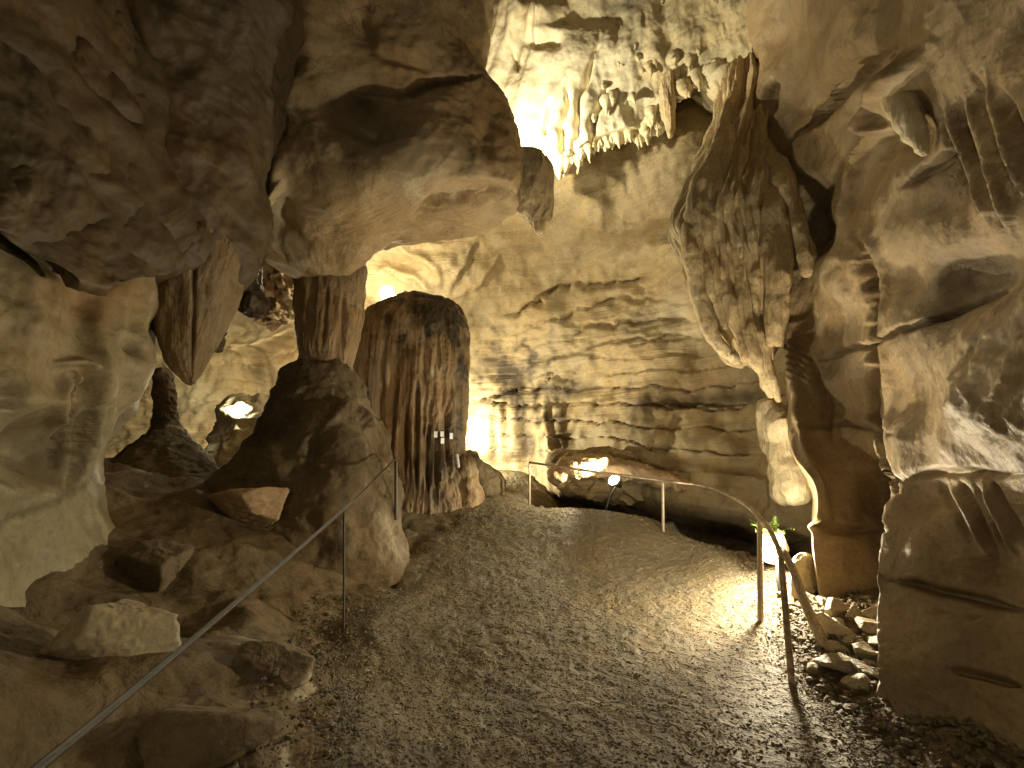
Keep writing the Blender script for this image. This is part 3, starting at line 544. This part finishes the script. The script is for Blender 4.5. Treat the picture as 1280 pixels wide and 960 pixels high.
# ================================================================== right draperies
dg = empty('flowstone_drapery', P(920,300,6.4)); tag(dg, 'large folded tan drapery of flowstone hanging between the back wall and right wall','drapery')
d1 = loft([(90,915,950,7.0,.2),(130,908,952,6.8,.3),(165,895,955,6.6,.35),(200,880,957,6.5,.42),(250,862,960,6.4,.5),(275,852,962,6.4,.5),(320,866,965,6.4,.45),(380,880,968,6.4,.4),(415,900,960,6.4,.3),(440,915,950,6.4,.15)],260,300,2.2)
al = d1.ph*2.4; q = np.stack([np.cos(d1.ph)*3.2+d1.t*.9, np.sin(d1.ph)*3.2, d1.t*1.6],-1)
d1.disp(.10*ridged(q,.9,2,off=5)+.025*ridged(q,3.3,2)+.05*fbm(d1.V,1.4,3)); d1.line([(905,180),(925,330),(935,440)],7,-.16,jit=4); 
for l in ([(885,215),(880,300),(905,430)],[(902,195),(905,300),(922,445)],[(925,180),(938,300),(945,440)],[(868,262),(878,330),(898,420)]): d1.line(l,5,-.13,jit=5)
d1.paint(2,[(925,180)],24,.7,r2=50); d1.paint(0,[(870,300),(905,430)],10,.4); d1.paint(0,[(890,195)],5,1.)
place(d1.mesh('fold', M['drape']), dg)
for rows in ([(215,945,978,6.3,.12),(240,948,976,5.95,.15),(300,955,985,5.8,.16),(360,962,985,5.75,.14),(400,960,980,5.8,.11),(430,962,974,5.85,.05)],
             [(180,945,968,6.3,.12),(205,952,978,6.0,.12),(225,964,990,5.8,.1),(260,984,1003,5.7,.08),(300,998,1012,5.6,.06),(340,1008,1018,5.55,.04)]):
    s = loft(rows, 120, 70, 2.0); s.disp(.035*ridged(s.V,3.5,3,sx=(1,1,.25))+.04*fbm(s.V,1.8,2)); place(s.mesh('fold', M['drape']), dg)
for pts, rr0 in (([(905,165),(892,195),(868,250),(870,330),(884,400),(908,440),(918,452)],.085),([(912,160),(902,195),(880,250),(888,330),(900,400),(922,452)],.075),([(915,160),(908,190),(895,250),(903,330),(914,390),(932,446)],.08),
        ([(920,155),(915,185),(908,240),(918,320),(930,390),(945,450),(964,494)],.085),([(925,150),(924,180),(920,235),(932,300),(944,380),(955,450),(973,500)],.08),([(930,150),(930,175),(932,225),(940,280),(945,325)],.07),
        ([(938,150),(940,175),(946,230),(951,290),(957,334)],.07),([(908,175),(905,200),(915,260),(925,310),(935,338)],.06),([(885,215),(864,265),(860,300),(868,340),(880,385)],.07),([(880,225),(856,270),(853,290),(860,325)],.05),
        ([(935,300),(938,350),(948,400),(958,440),(966,470)],.06),([(900,170),(884,220),(878,290),(885,350),(893,380)],.05)):
    n_ = len(pts); w3 = [P(a,b_, 6.02+(.28 if q_ == 0 else .1 if q_ == 1 else 0)+.05*math.sin(q_*2+rr0*90)) for q_,(a,b_) in enumerate(pts)]
    s = tube(w3, [rr0*.6]+[rr0]*(n_-3)+[rr0*.75, .012], 120, 40, (1,.9)); s.disp(.030*ridged(s.V,4,3,sx=(1,1,.2))+.03*fbm(s.V,2.5,3)); s.C[...,0] = .12; place(s.mesh('fold', M['drape']), dg)
# hanging teeth on right wall
for pts,rad,lb in (([P(1120,100,3.6),P(1132,138,3.3),P(1145,165,3.2),P(1154,190,3.15)],[.12,.10,.06,.012],'pale pointed stalactite at the edge of the hollow on the right wall'),
        ([P(1240,30,2.7),P(1244,62,2.5),P(1244,85,2.45),P(1243,106,2.42)],[.12,.06,.035,.008],'pale tooth of stone near the top right of the right wall'),
        ([P(1268,30,2.7),P(1270,55,2.45),P(1271,75,2.4),P(1272,92,2.38)],[.12,.05,.03,.008],'short blunt tooth of stone at the far top right')):
    s = tube(pts, rad, 60, 50); s.disp(.018*ridged(s.V,5,3,sx=(1,1,.3))+.012*fbm(s.V,9,3)); s.C[...,0] = .7; tag(s.mesh('stalactite', M['drape']), lb, 'stalactite')
# rubs: lit pillar edge behind right wall
pl = loft([(506,955,968,6.6,.1),(520,956,982,6.55,.2),(540,960,992,6.5,.28),(565,966,1000,6.5,.3),(590,972,1000,6.5,.28),(620,980,998,6.5,.2)],110,120,2.1); pl.disp(.09*ridged(pl.V,1.8,3,sx=(1,1,.5))+.04*fbm(pl.V,3,3)); pl.C[...,0] = .5
o=pl.mesh('flowstone_boss',M['drape']); tag(o,'cream flowstone boss lit from below at the foot of the right wall','flowstone')
# ================================================================== ledge across the ravine
ld = empty('rock_ledge', P(760,600,10)); tag(ld,'flat lit rock ledge with hollow underside beyond the far railing','rock ledge')
s = loft([(690,588,600,10.6,.5),(705,575,598,10.5,.6),(740,571,594,10.4,.7),(780,578,598,10.3,.7),(820,590,606,10.0,.6),(850,600,612,9.8,.4),(870,606,612,9.7,.15)],160,110,2.6,axis='x'); s.disp(.05*ridged(s.V,2.2,4)+.03*fbm(s.V,5,3)); place(s.mesh('slab', M['boulder']), ld)
s = loft([(575,690,860,11.1,.4),(592,694,870,11.0,.5),(605,700,866,11.0,.5),(614,712,850,11.1,.4),(619,730,830,11.2,.2)],110,160,2.4); s.disp(.14*ridged(s.V,1.4,4)+.05*fbm(s.V,3,3)); place(s.mesh('rock_face', M['back']), ld)
# ================================================================== boulders
def boulder(c, r, sq=(1,1,1), facets=9, seed=0, rot=0, n=40):
    R_ = np.random.default_rng(seed); th = np.linspace(0.001,math.pi-.001,n)[:,None]; ph = np.linspace(0,2*math.pi,2*n,endpoint=False)[None]
    D = np.stack([np.sin(th)*np.cos(ph), np.sin(th)*np.sin(ph), np.cos(th)+0*ph],-1)
    nn = R_.normal(size=(facets,3)); nn/=np.linalg.norm(nn,axis=1)[:,None]; h = R_.uniform(.5,.95,facets)
    k = (D@nn.T)/h; k = np.maximum(k.max(-1), .8); rad = 1/k; rad = rad/rad.mean()*.95*(1+.06*fbm(D+seed,1.6,4)+.03*ridged(D+seed,4,2))
    V = D*rad[...,None]*np.array(sq)*r; cr_, sr_ = math.cos(rot), math.sin(rot)
    V = np.stack([V[...,0]*cr_-V[...,1]*sr_, V[...,0]*sr_+V[...,1]*cr_, V[...,2]],-1)+np.array(c)
    return Surf(V, True).orient()
def put(px_, py_, Y): 
    p = P(px_,py_,Y); return p
def onground(px_, py_):
    p = P(px_,py_,np.arange(.6,13,.02)); z, i = height(p[:,0],p[:,1]); h = np.nonzero(p[:,2] <= z+.02*(i>.5))[0]
    return p[h[0]] if len(h) else P(px_,py_,6)
o = boulder(onground(322,658)+np.array([0,-.1,.22]), .34, (1.15,.7,.62), 9, 3, .2, 60).mesh('boulder', M['boulder']); tag(o,'light tan angular boulder resting on the left bank below the column','boulder')
o = boulder(onground(100,830)+np.array([0,.15,.04]), .22, (1.15,.8,.95), 8, 8, .9, 70).mesh('boulder', M['palew']); tag(o,'rounded greyish pale boulder low on the left bank under the slanting pole handrail','boulder')
o = boulder(onground(320,840)+np.array([0,.05,-.02]), .22, (1.1,.8,.75), 10, 14, .2, 60).mesh('boulder', M['bank']); tag(o,'wide brown block at the left edge of the gravel','boulder')
o = boulder(onground(230,905)+np.array([0,0,-.05]), .24, (1.3,.8,.5), 8, 15, .4, 50).mesh('boulder', M['bank']); tag(o,'flat brown block at the bottom edge of the left bank','boulder')
o = boulder(onground(190,715)+np.array([0,0,.0]), .30, (1.2,.8,.7), 8, 25, .4, 50).mesh('boulder', M['bank']); tag(o,'dark hummock of rock above the pale boulder','boulder')
#@@PART3
# ================================================================== rubble under the right wall
spots = [(1048,766,.13),(1070,772,.10),(1035,790,.15),(1090,788,.11),(1062,800,.10),(1100,808,.10),(1078,818,.12),(1040,815,.09),(1015,752,.09),(1055,838,.14),(1022,838,.08),(1085,845,.09),(1104,790,.07),(1050,782,.07),(1020,772,.07),(1070,860,.10),
         (1110,870,.08),(1140,895,.1),(1000,742,.07),(1090,770,.09),(1032,758,.10),(1118,826,.10)]
desc = ['largest pale block under the lamp on the stony verge','pale angular block right of the largest one']
rr_ = random.Random(5)
for i in range(34):
    a = random.uniform(696,850); b_ = np.interp(a,[696,715,735,760,800,835,850],[216,208,190,180,170,160,136])+random.uniform(-10,4); fr.append((P(a,b_,8.5-(a-700)*.0035), random.uniform(.10,.30), random.uniform(.02,.045)))
for i in range(38): 
    t_ = rr_.random(); spots.append((1000+t_*135+rr_.uniform(-34,12), 742+t_*130+rr_.uniform(-8,14), rr_.uniform(.02,.055)))
for i,(a,b_,r_) in enumerate(spots):
    p = onground(a,b_); s = boulder(p+np.array([0,0,r_*.3]), r_*.8, (1.15,.85,.65), 11, 100+i, i*1.3, 26); o = s.mesh('rubble_rock', M['rubble'])
    tag(o, 'broken pale rock lying in the rubble strip between right wall and gravel', 'rock', 'rubble rocks along the foot of the right wall')
# ================================================================== railings and lamps
M['rail'] = flat_mat('worn_steel', (.38,.31,.21), .42, .5); M['housing'] = flat_mat('lamp_housing_black', (.03,.03,.03), .5)
M['paint'] = flat_mat('dark_painted_post', (.10,.08,.06), .45, .3)
M['bulb'] = flat_mat('glowing_bulb', (1,1,1), .3, 0, (1.,.86,.6), 22.)
M['paper'] = flat_mat('white_tag_card', (.85,.82,.8), .5); M['rope'] = flat_mat('grey_rail_wood', (.05,.04,.028), .6)
def bar(name, pts, r, mat, parent, n=60, nphi=14):
    s = tube(pts, [r]*len(pts), n, nphi); return place(s.mesh(name, mat), parent)
# right railing
rr = empty('handrail', (2.5,4.5,0)); tag(rr,'bent steel pipe handrail along the right edge of the gravel path','handrail')
def post(px_, pyt, pyb, parent, r=.022, mat=None, Y=None):
    if Y is None: base = onground(px_, pyb)
    else: base = P(px_, pyb, Y)
    top = P(px_, pyt, base[1]); 
    bar('post', [base-np.array([0,0,.1]), (base+top)/2, top], r, mat or M['rail'], parent, 12, 14); return base, top
b1, t1 = post(662,578,632,rr); b2, t2 = post(829,601,664,rr,.026); b3, t3 = post(950,648,776,rr,.028)
b4 = onground(990,855); 
print('POSTS', b1,t1,b2,t2,b3,t3,b4)
e = [t1, P(745,590,(t1[1]+t2[1])/2), t2, P(880,608,7.4), P(925,626,5.7), t3+np.array([0,0,.0]), P(962,662,4.4), P(974,690,b4[1]+.25), P(978,720,b4[1]+.12), b4+np.array([0,0,-.05])]
bar('top_rail', e, .025, M['rail'], rr, 260, 14)
# left handrail
lr_ = empty('handrail', (-1.3,3,0)); tag(lr_,'slanting thin pole handrail running up the left bank','handrail')
c1, d1_ = post(430,640,790,lr_,.010,M['rope']); c2, d2_ = post(495,573,640,lr_,.022,M['paint'],Y=6.3)
print('LEFT', c1,d1_,c2,d2_)
bar('top_rail', [P(-60,1040,.95), P(45,962,1.15), P(240,800,2.0), P(430,636,d1_[1]), P(495,573,6.3)], .0135, M['rope'], lr_, 160, 12)
# lamps
def flood(name, loc, aim, label, power, size=.07, spread=150, blend=.6, col=(1,.83,.56), stake=None, bulb=.06, radius=.05, point=False, es=0):
    e = empty(name, loc); tag(e, label, 'lamp'); loc = np.array(loc,float); a = np.array(aim,float)-loc; a /= np.linalg.norm(a)
    s = tube([loc-a*(.10+bulb*.8), loc-a*(.07+bulb*.8), loc-a*(.03+bulb*.6), loc-a*bulb*.55], [.02,.045,size*.8,size*.85], 14, 20); place(s.mesh('housing', M['housing']), e)
    u = Vector(a).to_track_quat('Z','Y')
    vv = boulder((0,0,0), bulb, (1,1,.6), 1, 1, 0, 14); V = vv.V.reshape(-1,3); R3 = np.array(u.to_matrix()); vv.V = (V@R3.T).reshape(vv.V.shape)+loc+a*.01; place(vv.mesh('bulb', flat_mat('bright_bulb', (1,1,1), .3, 0, (1.,.86,.6), es) if es else M['bulb']), e)
    if stake is not None: bar('stake', [stake, (np.array(stake)+loc)/2, loc-a*.1], .018, M['housing'], e, 8, 10)
    if es: return e
    L = bpy.data.lights.new(name+'_light','POINT' if point else 'SPOT'); L.energy = power; L.color = col; L.shadow_soft_size = radius
    if not point: L.spot_size = math.radians(spread); L.spot_blend = blend
    o = bpy.data.objects.new(name+'_light', L); COL.objects.link(o); o.location = Vector(loc+np.array([0,0,bulb+.03]) if point else loc+a*(.08+bulb)); o.rotation_euler = Vector(a).to_track_quat('-Z','Y').to_euler(); return e
def hidden(px_, py_, Y, aim, power, spread=120, col=(1,.83,.56), radius=.08, blend=.7, pos=None):
    L = bpy.data.lights.new('unseen_light','SPOT'); L.energy = power; L.color = col; L.spot_size = math.radians(spread); L.spot_blend = blend; L.shadow_soft_size = radius
    o = bpy.data.objects.new('unseen_light', L); COL.objects.link(o); p = P(px_,py_,Y) if pos is None else np.array(pos,float); o.location = Vector(p)
    o.rotation_euler = Vector(np.array(aim)-p).to_track_quat('-Z','Y').to_euler(); return o
W1 = (1,.89,.62)
flood('path_lamp', P(965,690,5.07), P(965,690,5.07)+np.array([-1,-.3,-.05]), 'glaring flood lamp behind the bent end of the steel handrail', 330, stake=onground(978,745)-np.array([0,0,.1]), col=(1,.9,.68), bulb=.10, size=.06, point=True, es=1500.)
flood('ledge_lamp', P(768,600,9.3), P(768,600,9.3)+np.array([-.55,-.1,.6]), 'glaring flood lamp on a short stake below the far railing', 450, stake=P(757,640,9.3), col=W1, bulb=.13, size=.10, spread=178, blend=.2)
flood('dome_lamp', P(484,366,10.4), P(440,340,9), 'bright lamp glowing behind the shoulder of the giant stalagmite', 420, col=W1, stake=P(486,420,10.9), bulb=.19, size=.15, point=True)
flood('chamber_lamp', P(296,517,8.9), P(640,400,3), 'small lamp beside the pale boulder in the side chamber', 80, col=W1, bulb=.08, point=True)
# lamps hidden behind rock; the last is an unseen added light
hidden(630,176,7.4,P(760,60,8.6),650,170,W1)
hidden(560,560,12.0,P(640,540,13.5),1300,160,W1)
hidden(975,640,6.0,P(985,540,6.6),16,130,W1)
hidden(250,430,9.5,P(300,450,13.5),1100,160,W1)
hidden(0,0,0,(3.2,6.9,3.5),300,96,W1,pos=(-2.4,8.2,1.05),radius=.12)  # unseen light, added to brighten the drapery and back wall
# unseen lamps behind the photographer; the last is an added overhead fill
hidden(0,0,0,P(1100,500,4),100,150,(1,.85,.6),pos=(-1.5,-1.5,2.2),radius=.25)
hidden(0,0,0,P(60,300,3),24,120,(1,.88,.62),pos=(.8,-1.0,2.2),radius=.25)
hidden(0,0,0,P(600,760,3),22,150,(1,.82,.54),pos=(-.6,4.6,4.2),radius=.3)  # overhead fill ahead of the camera, added to brighten the path
# small cards on the stalagmite, and a marker stick
for a,b_,w_,h_,lb in ((544.5,543,1.9,3.8,'small grey white card fixed low on the giant stalagmite, leftmost of its row'),(552.5,542.5,1.9,3.2,'upper small white card fixed above another on the giant stalagmite'),(553,551,1.9,3.4,'lower small white card fixed beneath another on the giant stalagmite'),(564,545,1.8,3.8,'bright small white card nearest the right edge of the giant stalagmite')):
    p0, p1 = P(a-w_,b_-h_,8.72), P(a+w_,b_+h_,8.72)
    Vc = np.array([[xx,yy,zz] for yy in (8.72,8.74) for xx,zz in ((p0[0],p0[2]),(p1[0],p0[2]),(p1[0],p1[2]),(p0[0],p1[2]))])
    o = mesh_np('info_card', Vc, np.array([(0,1,2,3),(7,6,5,4),(0,4,5,1),(1,5,6,2),(2,6,7,3),(3,7,4,0)]), M['paper'], smooth_=False); tag(o, lb, 'card', 'white cards on the giant stalagmite')
s = tube([P(571,568,9.3),P(572,575,9.3),P(573,584,9.3)],[.035,.035,.03],8,10); o = s.mesh('marker_stick', M['paper']); tag(o,'short white marker stick at the right foot of the giant stalagmite','marker')
# fern growing by the path lamp
M['leaf'] = flat_mat('fern_leaf', (.16,.26,.05), .5)
fb = P(962,668,5.35); Vl=[]; Fl=[]
for k in range(26):
    an = random.uniform(0,6.28); ln = random.uniform(.12,.34); el = random.uniform(.5,1.4); d = np.array([math.cos(an)*math.cos(el), math.sin(an)*math.cos(el), math.sin(el)]); sd = np.cross(d,[0,0,1]); sd /= np.linalg.norm(sd)
    st0 = fb+np.array([random.uniform(-.06,.06),random.uniform(-.06,.06),0])
    for j in range(9):
        t_ = j/9; c = st0+d*ln*t_-np.array([0,0,.10*t_*t_]); wl = .05*(1-t_)+.012
        for sg in (-1,1):
            n0=len(Vl); tip = c+sd*sg*wl+d*.015+np.array([0,0,random.uniform(-.01,.012)]); Vl += [c-d*.007, tip, c+d*.009]; Fl.append((n0,n0+1,n0+2))
o = mesh_np('fern', np.array(Vl), np.array(Fl), M['leaf'], smooth_=False); tag(o,'small bright green fern tuft lit beside the path lamp','fern')
rk = boulder(P(966,676,5.45), .17, (1,1,1.2), 8, 55, 0, 40); o = rk.mesh('boulder', M['white']); tag(o,'pale lit stone under the green fern behind the path lamp','boulder')
rk = boulder(P(1008,735,4.9), .2, (.7,.5,1.3), 8, 58, .5, 40); o = rk.mesh('boulder', M['white']); tag(o,'upright pale slab just right of the path lamp','boulder')
s = tube([P(980,690,4.2),P(992,715,4.2),P(1008,758,4.15),P(1030,806,4.1)],[.03,.035,.04,.045],40,14); place(s.mesh('shadow_pipe', M['rail']), rr)  # added pipe standing in for a shadow band beside the lamp
# ================================================================== world, camera, render
w = bpy.data.worlds.new('World'); SC.world = w; w.use_nodes = True
w.node_tree.nodes['Background'].inputs[0].default_value = (.9,.72,.45,1); w.node_tree.nodes['Background'].inputs[1].default_value = .02
cam = bpy.data.cameras.new('camera'); cam.sensor_width = 36; cam.lens = 36*F/1280; cam.clip_start=.02; cam.clip_end = 200
co = bpy.data.objects.new('camera', cam); COL.objects.link(co); co.location = (0,0,CZ); co.rotation_euler = (math.pi/2+PITCH,0,0); SC.camera = co
SC.render.engine = 'CYCLES'; SC.cycles.use_denoising = True
try: SC.cycles.denoiser = 'OPENIMAGEDENOISE'
except Exception: pass
SC.cycles.max_bounces = 7; SC.cycles.diffuse_bounces = 5; SC.cycles.glossy_bounces = 2; SC.cycles.sample_clamp_indirect = 4.
SC.view_settings.view_transform = 'Standard'; SC.view_settings.look = 'None'; SC.view_settings.exposure = .15
